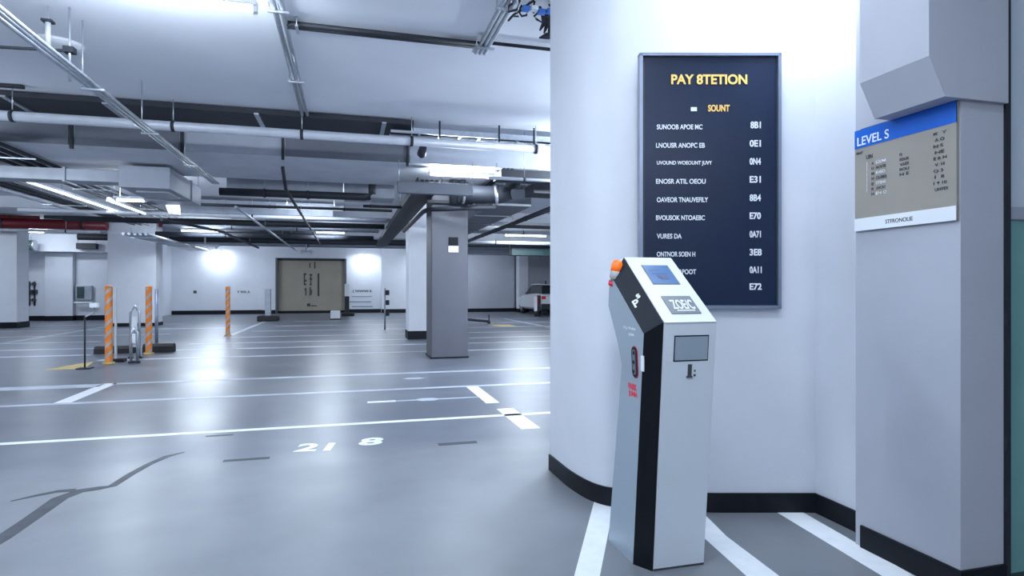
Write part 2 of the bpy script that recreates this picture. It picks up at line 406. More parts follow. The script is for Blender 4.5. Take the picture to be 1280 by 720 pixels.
# front door features
def on_front(x, z): return Vector((x, 2.603 - .103/1.19*z, z))
FN = Vector((0,-1,-.0866)).normalized()
def fslab(name, m, x0, x1, z0, z1, t, base=0., parent=K):
    p = [on_front(x0,z0)+FN*base, on_front(x1,z0)+FN*base, on_front(x1,z1)+FN*base, on_front(x0,z1)+FN*base]
    return quadbox(name, m, p, FN, t, parent)
fslab('front_panel', 'silver', 1.404, 1.674, .012, 1.180, .004)
hat = fslab('ticket_hatch', 'black', 1.458, 1.640, 1.008, 1.130, .0015, base=.004)
fslab('hatch_cover', 'side', 1.463, 1.635, 1.014, 1.124, .003, base=.0045, parent=hat)
lk = fslab('slot', 'ink', 1.536, 1.556, .935, .993, .003, base=.004)
fslab('slot_lip', 'ink', 1.530, 1.560, .93, .938, .005, base=.004, parent=lk)
fslab('keyhole', 'ink', 1.570, 1.577, .957, .966, .002, base=.004); fslab('keyhole', 'ink', 1.568, 1.579, .935, .945, .002, base=.004)
fslab('plinth', 'ink', 1.404, 1.676, 0, .010, .002)
# side handle plate: a slim rounded pill with a red rim
def pill(name, m, x, yc, z0, z1, w, t, parent, tilt=-.09):
    bm = bmesh.new(); pts = []
    for k in range(9): pts.append((w*math.cos(k*PI/8), z1-w+w*math.sin(k*PI/8)))
    for k in range(9): pts.append((-w*math.cos(k*PI/8), z0+w-w*math.sin(k*PI/8)))
    a = [bm.verts.new((x, yc+y-(z-z0)*.0-tilt*(z-(z0+z1)/2), z)) for y, z in pts]; b = [bm.verts.new((x-t, v.co.y, v.co.z)) for v in a]
    bm.faces.new(a); bm.faces.new(b[::-1])
    for i in range(len(a)): bm.faces.new((a[i], b[i], b[(i+1)%len(a)], a[(i+1)%len(a)]))
    return obj(name, bm, m, parent)
hp = pill('handle_plate', 'redink', 1.347, 2.675, .912, 1.068, .032, .003, K)
pill('handle_recess', 'slate', 1.344, 2.675, .915, 1.065, .029, .002, hp)
pill('handle_grip', 'grey', 1.342, 2.675, .93, 1.05, .014, .004, hp)
for z in (.945,.99,1.035): pill('handle_stud', 'black', 1.338, 2.675, z-.009, z+.009, .009, .002, hp)
lettering('side_lettering', 'PARK', 'redink', (1.346,2.745,.850), (0,-1,0), (0,.09,1), .09, .032, side, depth=.001, bold=.045)
lettering('side_lettering', 'JUNN', 'redink', (1.346,2.742,.812), (0,-1,0), (0,.09,1), .09, .032, side, depth=.001, bold=.045)
lettering('side_lettering', 'Pay Point', 'ivory', (1.346,2.80,1.140), (0,-1,0), (0,0,1), .13, .018, side, depth=.001)
lettering('side_lettering', 'ticket', 'ivory', (1.346,2.745,1.115), (0,-1,0), (0,0,1), .06, .016, side, depth=.001)
# marks on the chamfer
cu = [Vector((1.347,*inn[1])), Vector((1.403,*out[1])), Vector((1.403,*out[2])), Vector((1.347,*inn[2]))]
cR = (cu[1]-cu[0]).normalized(); cU = (cu[3]-cu[0]).normalized(); cN = cR.cross(cU).normalized()
def on_ch(a, s): return cu[0]*(1-a)*(1-s)+cu[1]*a*(1-s)+cu[2]*a*s+cu[3]*(1-a)*s
if cN.x > 0: cN = -cN
lettering('trim_mark', 'P', 'ivory', on_ch(.25,.37)+cN*.0045, cR, cU, .034, .05, up, depth=.001, bold=.03)
lettering('trim_mark', 's', 'ivory', on_ch(.55,.44)+cN*.0045, cR, cU, .022, .03, up, depth=.001, bold=.03)
box('door_latch', 'ivory', 1.342, 1.35, 2.585, 2.612, .955, 1.03, K, bev=.003)
# beacon on the upper corner
bc = tube('beacon_base', 'whitew', [(1.362,2.950,1.378),(1.362,2.936,1.405),(1.364,2.928,1.440)], [.026,.031,.031], K, 18)
tube('beacon_collar', 'redink', [(1.362,2.955,1.366),(1.362,2.948,1.384)], .029, bc, 18)
tube('beacon_lens', 'orange', [(1.368,2.932,1.440),(1.369,2.928,1.460),(1.370,2.924,1.480),(1.371,2.921,1.492),(1.372,2.919,1.497)], [.031,.033,.030,.020,.007], bc, 20)
tube('beacon_lens_rim', 'whitep', [(1.366,2.933,1.428),(1.367,2.931,1.440)], .032, bc, 20)

# ------------------------------------------------------------------ tariff board, hung square to the view axis on the curved wall
cF = Vector((math.sin(TH), math.cos(TH), 0)); cRt = Vector((math.cos(TH), -math.sin(TH), 0)); UP = Vector((0,0,1))
BD = 3.60
def bp(px, py, d=BD): return cRt*((px-640)/F*d) + cF*d + Vector((0,0,CAMH+(360-py)/F*d))
def bslab(name, m, x0, y0, x1, y1, d, t, parent):
    return quadbox(name, m, [bp(x0,y1,d), bp(x1,y1,d), bp(x1,y0,d), bp(x0,y0,d)], -cF, t, parent)
B = thing('tariff_board', bp(883,385,3.62), 'tall navy tariff board in a thin grey frame on the rounded white wall', 'sign board')
bslab('backing_panel', 'navy', 799.5, 72.5, 968.5, 383, 3.625, .020, B)
for (x0,y0,x1,y1) in ((797,70.5,971.5,74),(797,381.5,971.5,385.5),(797,70.5,801,385.5),(967.8,70.5,971.5,385.5)):
    bslab('frame_rail', 'frame' if x0 < 960 or y1-y0 < 50 else 'frame', x0, y0, x1, y1, 3.645, .060, B)
bslab('inner_edge', 'ink', 804.5, 78, 805.5, 381, 3.605, .001, B)
def bline(name, s, m, x0, x1, ytop, ybot, bold=.02):
    d = 3.603
    return lettering(name, s, m, bp(x0,ybot,d), cRt, UP, (x1-x0)/F*d, (ybot-ytop)/F*d, B, depth=.002, bold=bold)
bline('title_lettering', 'PAY 8TETION', 'gold', 839, 934, 93, 105.5, .03)
bslab('subtitle_block', 'ivory', 863.5, 134, 871, 139, 3.603, .002, B)
bline('subtitle_lettering', 'SOUNT', 'gold', 885, 912, 131, 139.5, .03)
rows = [(159,'SUNOOB APOE MC',821,878,'8B1',938,951),(182,'LNOUSR ANOPC EB',820,881,'0E1',937,951),(204.5,'UVOUND WOEOUNT JUVY',821,890,'0N4',937,951),
        (227,'ENOSR ATIL OEOU',820,882,'E31',937,951),(250,'OAVEOR TNAUVEFILY',821,885,'8B4',937,951),(272.5,'BVOUSOK NTOAEBC',820,881,'E70',937,951),
        (295.5,'VURES DA',821,852,'0A71',937,951),(318,'ONTNOR SOEN H',821,869,'3E8',937,952),(340,'UNTAGE APOOT',821,870,'0A11',937,952),(361,'PUBLES',821,846,'E72',937,952)]
for y, s, x0, x1, pr, p0, p1 in rows:
    bline('row_lettering', s, 'ivory', x0, x1, y-3.4, y+2.8, .02)
    bline('price_lettering', pr, 'ivory', p0, p1, y-7, y+1.5, .03)

# ------------------------------------------------------------------ tan map board on the pillar
MX = 2.568
Mb = thing('map_board', (2.575,2.31,1.65), 'tan notice board with bright blue header fixed to the grey pillar below the boxing', 'notice board')
def ms(name, m, y0, y1, z0, z1, x0, x1, bev=0): return box(name, m, x0, x1, y0, y1, z0, z1, Mb, bev=bev)
ms('panel', 'tan', 2.040, 2.588, 1.648, 2.170, MX, 2.583)
ms('header_strip', 'blue', 2.040, 2.588, 2.076, 2.171, MX-.002, MX+.004)
ms('footer_strip', 'ivory', 2.040, 2.588, 1.647, 1.711, MX-.002, MX+.004)
ms('painted_shadow_line', 'ink', 2.040, 2.55, 2.168, 2.174, MX, 2.58)  # dark strip painted as the shadow line above the board
def mt(s, m, y, z, wdt, h, name='printed_text', bold=.01): return lettering(name, s, m, (MX-.0021,y,z), (0,-1,0), UP, wdt, h, Mb, depth=.001, bold=bold)
mt('LEVEL S', 'ivory', 2.57, 2.088, .19, .045, 'header_lettering')
mt('STFRONOLIE', 'ink', 2.40, 1.668, .15, .020, 'footer_lettering')
mt('MAP', 'ink', 2.575, 2.045, .04, .014)
mt('UIN', 'ink', 2.515, 2.010, .04, .022)
for k in range(7):
    z = 1.975-.026*k
    mt(('A','U','M','N','E','R','H')[k], 'ink', 2.482, z, .014, .014)
    mt(('EOUNR','NOVTE','RVEO','OUBES','DTENS','AVOU','EN O')[k], 'ink' if k % 2 else 'ivory', 2.455, z, .062-.004*(k % 3), .015)
    if k < 6: mt(('|','|','|','|','|','|')[k], 'ivory', 2.51, z-.005, .002, .024)
for k in range(5):
    mt(('n','EOUR','VAES','ROU','N E')[k], 'ink', 2.32, 1.985-.024*k, .05 if k else .012, .014)
for k in range(10):
    z = 2.040-.028*k
    mt(('K  Y','A O','N S','NE','E R N','V  H','O 3','1  8','1 9 10','UNTES')[k], 'ink', 2.145-.006*(k%2), z, .062 if k in (0,4,8,9) else .045, .014)

# ------------------------------------------------------------------ services at the ceiling
def hanger_rods(root, pts, z0, ztop=CEIL, r=.006):
    for x, y in pts: tube('hanger_rod', 'metal', [(x,y,z0),(x,y,ztop)], r, root, 8)
def run(name, label, cat, m, pts, r, hang=(), clamp=None, grp=None, top=CEIL):
    seg = max(range(len(pts)-1), key=lambda i: (Vector(pts[i+1])-Vector(pts[i])).length)
    p0 = Vector(pts[seg]); p1 = Vector(pts[seg+1]); mid = (p0+p1)/2
    t = thing(name, mid, label, cat, grp)
    tube('pipe', m, pts, r, t, 12 if r < .06 else 20)
    d = (p1-p0).normalized()
    for s in hang:
        q = p0.lerp(p1, s)
        tube('hanger_rod', 'metal', [(q.x,q.y,q.z+r*.9),(q.x,q.y,top)], .007, t, 6)
        tube('pipe_clamp', 'darkm', [q-d*.02, q+d*.02], r*1.18, t, 14)
    return t
def parallel(name, label, cat, m, axis, offs, a0, a1, c, z, r, hang=(), bar=True):
    """several conduits clipped to common cross bars: one thing"""
    root = thing(name, ((c,(a0+a1)/2,z) if axis == 'y' else ((a0+a1)/2,c,z)), label, cat)
    for o in offs:
        p = [(c+o,a0,z),(c+o,a1,z)] if axis == 'y' else [(a0,c+o,z),(a1,c+o,z)]
        tube('conduit', m, p, r, root, 10)
    w = max(abs(o) for o in offs)+r+.03
    for h in hang:
        y = a0+(a1-a0)*h
        if axis == 'y': box('cross_bar', 'metal', c-w, c+w, y-.012, y+.012, z-r-.018, z-r, root)
        else: box('cross_bar', 'metal', y-.012, y+.012, c-w, c+w, z-r-.018, z-r, root)
        for s in (-1,):
            q = (c+s*w*.9,y) if axis == 'y' else (y,c+s*w*.9)
            tube('hanger_rod', 'metal', [(q[0],q[1],z-r-.018),(q[0],q[1],CEIL if not 10.05<q[1]<12.3 else SOF)], .006, root, 6)
    return root
# near left diagonal bundle running into the hall
parallel('conduit_run', 'pale bundle of three parallel conduits running away at upper left', 'conduit', 'metal', 'y', (-.048,0,.043), 2.0, 11.7, -2.26, 3.2, .016, hang=(.25,.45,.62,.82))
parallel('conduit_run', 'pair of grey conduits on the slab reaching the beam, left of the cross conduit', 'conduit', 'metal', 'y', (-.032,.032), 1.5, 8.8, -.575, 3.745, .024, hang=(.55,.8))
parallel('conduit_run', 'dark double conduit crossing the slab from the paired conduits', 'conduit', 'darkm', 'x', (-.035,.03), -.54, 1.30, 5.84, 3.745, .024, hang=(.05,.95))
run('conduit_pipe', 'thin dark conduit crossing the slab to the rounded wall', 'conduit', 'darkm', [(1.36,5.80,3.765),(4.2,5.80,3.765)], .017)
jb = parallel('conduit_run', 'short grey cable strip on the slab with blue plugs at its near end', 'conduit', 'metal', 'y', (-.045,0,.045), 3.9, 6.03, 1.30, 3.745, .020, hang=(.1,.5,.9))
run('conduit_pipe', 'dark conduit on the slab at the top edge of the view', 'conduit', 'darkm', [(.55,4.60,3.76),(3.3,4.60,3.76)], .022)
# loose cable connectors near the rounded wall
cp = thing('cable_cluster', (1.75,4.95,3.7), 'tangle of dark cables with bright blue connectors beside the rounded wall top', 'cable')
for k, (x, y, z) in enumerate(((1.40,4.83,3.66),(1.47,4.82,3.665),(1.54,4.84,3.655),(1.61,4.82,3.66))):
    box('blue_connector', 'bluedark' if k != 1 else 'whitep', x, x+.062, y-.03, y+.03, z, z+.035, cp, bev=.005)
for k in range(9):
    x = 1.34+.055*k; y = 4.80+.22*random.random(); pts = []
    for j in range(7):
        pts.append((x+.05*math.sin(j*1.3+k), y+.03*j*random.random(), 3.775-.07*math.sin(j/6*PI)*(.6+random.random())))
    tube('cable', 'darkm', pts, .010, cp, 6)
for k in range(4):
    tube('cable', 'darkm', [(1.62+.04*k,5.00,3.77),(1.68+.03*k,5.08,3.70),(1.66+.04*k,5.16,3.66-.02*k)], [.010,.026,.008], cp, 6)
tube('cable', 'darkm', [(1.66,5.18,3.60),(1.73,5.18,3.625),(1.80,5.18,3.62)], [.006,.03,.02], cp, 8)
# bracket frame and ceiling dome at upper left
bf = thing('pipe_bracket', (-2.6,6.1,3.4), 'small trapeze bracket carrying a thin cross conduit at upper left', 'bracket')
tube('cross_conduit', 'darkm', [(-4.6,6.35,3.42),(-2.33,6.10,3.42)], .014, bf, 8)
tube('hanger_rod', 'metal', [(-2.345,6.10,3.15),(-2.345,6.10,CEIL)], .010, bf, 8)
tube('hanger_sleeve', 'pvc', [(-2.52,6.13,3.44),(-2.52,6.13,3.66)], .022, bf, 10)
tube('hanger_rod', 'metal', [(-2.52,6.13,3.6),(-2.52,6.13,CEIL)], .007, bf, 8)
box('clamp', 'darkm', -2.385, -2.305, 6.06, 6.14, 3.40, 3.45, bf)
box('clamp', 'darkm', -2.56, -2.48, 6.09, 6.17, 3.66, 3.68, bf)
dm = thing('ceiling_speaker', (-2.82,7.05,3.8), 'shallow round white ceiling fitting behind the pale conduit bundle', 'ceiling speaker')
tube('dome', 'housing', [(-2.82,7.05,3.80),(-2.82,7.05,3.775),(-2.82,7.05,3.75),(-2.82,7.05,3.735)], [.24,.23,.17,.05], dm, 28)
# dark tray standing for a shadow gap + pipe + ladder in front of the first beam
tr = thing('cable_tray', (-4.5,9.25,3.72), 'wide dark tray drawn for the shadow gap under the slab in front of the first beam', 'cable tray')
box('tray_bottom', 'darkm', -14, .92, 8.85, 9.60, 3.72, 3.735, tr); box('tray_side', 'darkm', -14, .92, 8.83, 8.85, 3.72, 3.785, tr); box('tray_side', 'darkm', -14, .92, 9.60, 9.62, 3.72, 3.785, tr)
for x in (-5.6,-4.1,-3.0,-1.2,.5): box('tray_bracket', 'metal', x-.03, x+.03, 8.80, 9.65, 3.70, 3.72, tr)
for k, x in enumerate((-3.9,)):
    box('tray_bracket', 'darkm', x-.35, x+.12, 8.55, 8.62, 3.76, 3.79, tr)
ld = thing('cable_ladder', (2.3,9.2,3.62), 'open cable ladder with stacked wires joining the dark tray, right of it', 'cable ladder')
for y in (8.86,9.55): box('ladder_rail', 'metal', .92, 4.6, y-.015, y+.015, 3.60, 3.68, ld)
for k in range(12): box('rung', 'metal', 1.0+.3*k, 1.03+.3*k, 8.86, 9.55, 3.60, 3.62, ld)
for k in range(5): tube('cable', 'darkm' if k % 2 else 'pvc', [(.6,8.95+.12*k,3.64),(1.6,8.95+.12*k,3.64+.015*math.sin(k)),(2.6,8.93+.12*k,3.645),(4.6,8.95+.12*k,3.64)], .022, ld, 8)
for x in (1.3,2.2,2.75): tube('hanger_rod', 'darkm', [(x,8.84,3.55),(x,8.84,CEIL)], .014, ld, 6)
run('main_pipe', 'long pale pipe crossing the view in front of the first beam', 'pipe', 'pvc', [(-14,8.72,3.45),(4.6,8.72,3.45)], .062, hang=(.42,.54,.635,.72,.8,.9))
tube_pts = None
vd = thing('valve_fitting', (1.05,8.9,3.4), 'small round fitting under the pale cross pipe', 'pipe fitting')
tube('fitting_body', 'darkm', [(1.05,8.76,3.39),(1.05,8.95,3.33)], [.05,.07], vd, 14); tube('fitting_cap', 'duct', [(1.05,8.95,3.33),(1.05,9.0,3.31)], .045, vd, 14)
# drop conduits on the beam face
for i, (x, lab) in enumerate(((-5.0,'leftmost dark strap dropping down the first beam face'),(-3.85,'dark strap down the first beam face, left of the conduit bundle'),(-2.42,'dark strap down the first beam face beside the conduit bundle'),(-1.0,'dark strap down the first beam face above the large dark pipe'),(.92,'dark strap down the first beam face right of the large dark pipe'))):
    t = box('beam_strap', 'darkm', x, x+.04, 10.0, 10.05, SOF-.06, 3.72); tag(t, lab, 'strap', 'straps on the first beam')
# pale cladding panels on beam face
for x0, x1, lab, cm in ((-2.36,-.98,'pale sheet on the beam face right of the conduit bundle','ductl'),(.98,3.2,'pale sheet on the beam face nearest the rounded wall','ductl'),(-10,-3.87,'longest dark sheet on the beam face at far left','cladd'),(-3.79,-2.44,'short dark sheet on the beam face crossed by the conduit bundle','cladd'),(-.94,.90,'dark sheet on the beam face above the large dark pipe','cladd')):
    t = box('beam_cladding', cm, x0, x1, 10.025, 10.05, SOF-.0, 3.78, bev=.003); tag(t, lab, 'cladding panel')
# left rectangular duct
def duct(name, label, x0, x1, y0, y1, z0, z1, m='ductl', ribs=(), axis='y', rods=True, cat='duct'):
    t = thing(name, ((x0+x1)/2,(y0+y1)/2,z0), label, cat)
    box('duct_casing', m, x0, x1, y0, y1, z0, z1, t, bev=.008)
    for r in ribs:
        if axis == 'y': box('flange', m, x0-.025, x1+.025, r-.02, r+.02, z0-.025, z1+.02, t)
        else: box('flange', m, r-.02, r+.02, y0-.025, y1+.025, z0-.025, z1+.02, t)
    if rods:
        for x in (x0+.02, x1-.02): tube('hanger_rod', 'metal', [(x,y1-.15,z1-.01),(x,y1-.15,CEIL if y1-.15>12.3 else SOF)], .008, t, 6)
    return t
duct('air_duct', 'pale rectangular duct hanging below the first beam at left', -3.62, -2.86, 11.2, 13.4, 3.0, 3.36, ribs=(12.6,), rods=True)
duct('air_duct', 'shallow branch duct left of the pale rectangular duct', -5.6, -3.64, 11.5, 11.9, 3.12, 3.32, 'duct', ribs=(-4.5,), axis='x')
vg = box('duct_grille', 'duct', -3.45, -2.95, 11.5, 12.2, 2.97, 2.998); tag(vg, 'flat dark outlet grille under the pale rectangular duct', 'grille')
# dark fabric line of pipes, middle
bp1 = run('main_pipe', 'large dark pipe hanging crosswise in the middle bay with upturned end', 'pipe', 'darkm', [(-2.35,12.5,3.18),(.30,12.5,3.18),(.42,12.5,3.19),(.47,12.5,3.26),(.47,12.5,3.45)], .075, hang=(.3,.6))
duct('air_duct', 'grey flat duct above the large dark pipe', -2.3, -.1, 12.9, 13.6, 3.30, 3.62, 'duct', ribs=(-1.2,), axis='x')
duct('air_duct', 'pale box duct right of the grey flat duct', -.08, .95, 13.0, 13.7, 3.24, 3.60, 'ductl')
# right duct cluster over the grey column
duct('air_duct', 'grey rectangular cross duct left of the big elbow', .77, 2.01, 9.85, 9.98, 2.885, 3.075, 'cladd')
trk = thing('cable_tray', (1.35,16,3.1), 'long dark tray running back past the grey column', 'cable tray')
box('tray_bottom', 'darkm', 1.12, 1.50, 10.0, 25.2, 3.05, 3.07, trk); box('tray_side', 'darkm', 1.10, 1.12, 10.0, 25.2, 3.05, 3.17, trk); box('tray_side', 'darkm', 1.50, 1.52, 10, 25.2, 3.05, 3.17, trk)
for k in range(4): tube('cable', 'darkm', [(1.18+.08*k,10,3.11),(1.18+.08*k,25.2,3.11)], .035, trk, 6)
for y in (13.5,16,18.5,21,24): tube('hanger_rod', 'metal', [(1.11,y,3.05),(1.11,y,CEIL)], .008, trk, 6); tube('hanger_rod', 'metal', [(1.51,y,3.05),(1.51,y,CEIL)], .008, trk, 6)
el = thing('duct_elbow', (2.5,10.7,3.1), 'large dark round duct elbow above the grey column', 'duct')
tube('elbow_pipe', 'darkm', [(1.95,10.85,3.06),(2.35,10.85,3.06),(2.68,10.82,3.07),(2.84,10.76,3.12),(2.90,10.72,3.22),(2.90,10.70,3.40)], .165, el, 20)
tube('collar', 'metal', [(2.60,10.83,3.06),(2.66,10.82,3.065)], .18, el, 20); tube('collar', 'metal', [(2.0,10.85,3.06),(2.04,10.85,3.06)], .18, el, 20)
duct('air_duct', 'broad dark duct running back on the right of the grey column', 2.75, 3.55, 11.6, 18.6, 2.98, 3.32, 'cladd', ribs=(13.2,15,16.8))
duct('air_duct', 'flat dark duct tight under the beam beside the rounded wall', 2.35, 5.0, 9.3, 9.85, 3.12, 3.24, 'darkm')
run('main_pipe', 'thin pale pipe below the flat dark duct by the rounded wall', 'pipe', 'pvc', [(2.1,9.13,3.06),(5,9.13,3.06)], .028, hang=(.2,.7))
duct('air_duct', 'dark cross duct above the broad duct by the rounded wall', 3.15, 5.6, 10.15, 10.7, 3.02, 3.20, 'darkm')
parallel('conduit_run', 'three dark conduits running back left of the big elbow', 'conduit', 'darkm', 'y', (-.07,0,.07), 9.9, 15.6, 2.62, 3.36, .026, hang=())
run('main_pipe', 'dark pipe running back on the right beyond the broad duct', 'pipe', 'darkm', [(4.15,10.8,3.03),(4.15,27,3.03)], .055, hang=(.2,.5,.8))
run('main_pipe', 'second dark pipe running back, just inside the outer one', 'pipe', 'darkm', [(3.78,9.5,2.90),(3.78,24,2.90)], .035, hang=(.3,.6,.9))
run('main_pipe', 'narrow dark pipe passing in front of the grey column head', 'pipe', 'darkm', [(2.62,10.7,2.82),(1.46,11.30,2.82),(1.40,11.7,2.82),(1.40,15.8,2.82)], .045, hang=())
# thick head collar on the grey column
hc = thing('column_collar', (1.88,11.87,2.98), 'bulky dark pipe fittings wrapped round the head of the grey column', 'pipe fitting')
for k, (x, y, z, r) in enumerate(((1.95,11.36,3.12,.09),(2.10,11.34,3.12,.07))): tube('stub_pipe', 'darkm', [(x,y,z-.18),(x,y,z+.28)], r, hc, 14)
box('bracket_plate', 'darkm', 1.45, 2.32, 11.42, 11.49, 2.96, 3.02, hc)
# signs on the grey column
s = thing('column_sign', (1.98,11.49,2.05), 'small black square sign with pale plate on the grey column', 'sign')
box('black_plate', 'black', 1.865, 2.045, 11.478, 11.50, 2.17, 2.325, s, bev=.003); box('pale_plate', 'ivory', 1.855, 2.05, 11.478, 11.50, 2.035, 2.155, s, bev=.003)

# glowing strips (long thin) at left, and distant services
def crosspipe(y, z, x0, x1, r, m, lab, hang=(.3,.6)): return run('main_pipe', lab, 'pipe', m, [(x0,y,z),(x1,y,z)], r, hang=hang)
crosspipe(15.2, 3.26, -4.6, 1.05, .035, 'darkm', 'thin dark cross pipe behind the grey flat duct', (.2,.5,.8))
crosspipe(17.0, 3.22, -7.6, 1.05, .045, 'pvc', 'pale cross pipe behind the thin dark one')
crosspipe(18.4, 3.18, -7.2, 1.05, .075, 'darkm', 'thick dark cross pipe before the second beam')
crosspipe(21.9, 3.36, -5.8, 1.05, .06, 'duct', 'grey cross pipe just beyond the second beam')
crosspipe(22.6, 3.16, -6.2, .9, .085, 'darkm', 'thick dark cross pipe in the far bay, upper')
crosspipe(24.2, 3.30, -5.5, .9, .06, 'pvc', 'pale cross pipe in the far bay')
crosspipe(25.4, 3.22, -9.5, 12, .12, 'darkm', 'thickest dark cross pipe before the far wall')
crosspipe(12.75, 3.03, .30, 1.08, .030, 'darkm', 'short dark pipe stub left of the long dark tray', (.2,))
crosspipe(28.4, 3.26, -7.6, 12, .09, 'duct', 'grey pipe closest to the far wall')
crosspipe(16.6, 3.10, 4.3, 13, .05, 'darkm', 'dark cross pipe at right beyond the broad duct')
crosspipe(19.6, 3.22, 2.6, 13, .05, 'duct', 'grey cross pipe at right in the middle distance')
crosspipe(23.6, 3.18, 2.6, 13, .07, 'pvc', 'pale cross pipe at right in the far bay')
duct('air_duct', 'dark green duct high across the far right bay', 6.6, 12, 24.3, 24.9, 2.72, 3.02, 'green', ribs=(8,9.6), axis='x')
duct('air_duct', 'low flat duct in front of the far right wall', 4.6, 8.5, 29.2, 29.9, 3.02, 3.24, 'ductl')
duct('air_duct', 'dark flat duct over the middle of the far bay', -5.6, -1.2, 23.0, 23.9, 3.32, 3.62, 'darkm', ribs=(-5,-3), axis='x')
duct('air_duct', 'grey duct crossing before the second beam', -4.6, -.4, 17.6, 18.2, 3.34, 3.70, 'duct', ribs=(-3.2,-1.6), axis='x')
run('main_pipe', 'thin dark pipe running back over the tan gate', 'pipe', 'darkm', [(-1.02,10.4,3.30),(-1.02,10.9,3.02),(-1.02,24,3.02)], .028, hang=(.26,.5,.8))
run('main_pipe', 'thin grey pipe running back left of the tan gate', 'pipe', 'metal', [(-2.25,13.6,3.03),(-2.25,29,3.03)], .030, hang=(.3,.6,.9))
run('main_pipe', 'dark bent pipe in the far bay left of centre', 'pipe', 'darkm', [(-4.4,16.5,3.03),(-3.6,19.5,3.02),(-3.6,27,3.02)], .04, hang=(.7,))
parallel('conduit_run', 'stacked pale pipes running back beside the white column', 'conduit', 'metal', 'y', (-.3,-.15,0,.15,.3), 20.2, 28.2, -6.1, 2.96, .045, hang=(.1,.35,.6,.85))
parallel('conduit_run', 'dark conduits sweeping back along the far left ceiling', 'conduit', 'darkm', 'y', (-.28,-.09,.09,.28), 8.8, 19, -4.95, 3.36, .028, hang=(.2,.5,.8))
parallel('conduit_run', 'outer dark conduits along the left edge of the view', 'conduit', 'darkm', 'y', (-.2,0,.2), 9, 21, -6.15, 3.30, .030, hang=(.3,.6,.9))
parallel('conduit_run', 'single pale conduit with cables at the far left', 'conduit', 'pvc', 'y', (-.05,.05), 10, 20, -7.0, 3.40, .024, hang=(.3,.7))
rp = run('main_pipe', 'thick deep red pipe along the left bay ending level with the white column', 'pipe', 'red', [(-18,23.72,3.50),(-8.0,23.72,3.50)], .17, hang=(.4,.7,.93))
rp2 = run('main_pipe', 'thinner red pipe above the thick red one at far left', 'pipe', 'red', [(-18,23.5,3.69),(-9.9,23.5,3.69)], .055, hang=(.5,.9))
crosspipe(23.6, 3.725, -9.8, -8.12, .06, 'green', 'short dark green pipe above the thick red pipe', ())
run('main_pipe', 'slim red pipe stub right of the white column', 'pipe', 'red', [(-6.55,24.3,3.62),(-5.6,24.3,3.62)], .07, hang=())
crosspipe(23.42, 3.25, -18, -8.12, .05, 'pvc', 'pale pipe below the thick red pipe', (.3,.65,.9))
fan = thing('jet_fan', (-12.0,27.6,2.9), 'dark drum fan hanging under the red pipe at far left', 'fan')
tube('fan_drum', 'green', [(-12.4,27.7,3.02),(-11.85,27.7,3.02)], .20, fan, 18); tube('fan_ring', 'metal', [(-11.87,27.7,3.02),(-11.8,27.7,3.02)], .21, fan, 18)
for x in (-12.3,-11.95): tube('hanger_rod', 'metal', [(x,27.7,3.1),(x,27.7,CEIL)], .01, fan, 6)
duct('air_duct', 'dark box unit with pale ledge left of the white column', -10.55, -9.85, 28.0, 28.28, 2.92, 3.16, 'darkm', cat='box unit')
# cable support hung at the far column (T shapes over the far wall)
def make_post_bracket(x, y, label, w=.5):
    t = thing('lamp_bracket', (x,y,2.85), label, 'bracket')
    tube('stem', 'pvc', [(x,y,2.95),(x,y,CEIL)], .03, t, 8)
    box('cross_arm', 'pvc', x-w/2, x+w/2, y-.04, y+.04, 2.92, 3.0, t, bev=.01)
    for k in (-1,1): tube('end_fitting', 'whitep', [(x+k*w*.4,y,2.84),(x+k*w*.4,y,2.93)], .05, t, 10)
    return t
make_post_bracket(-5.2, 25.0, 'white T shaped bracket hanging left of the bright far wall', 1.0)
make_post_bracket(-1.75, 27.8, 'pale T shaped bracket hanging above the tan gate', .5)

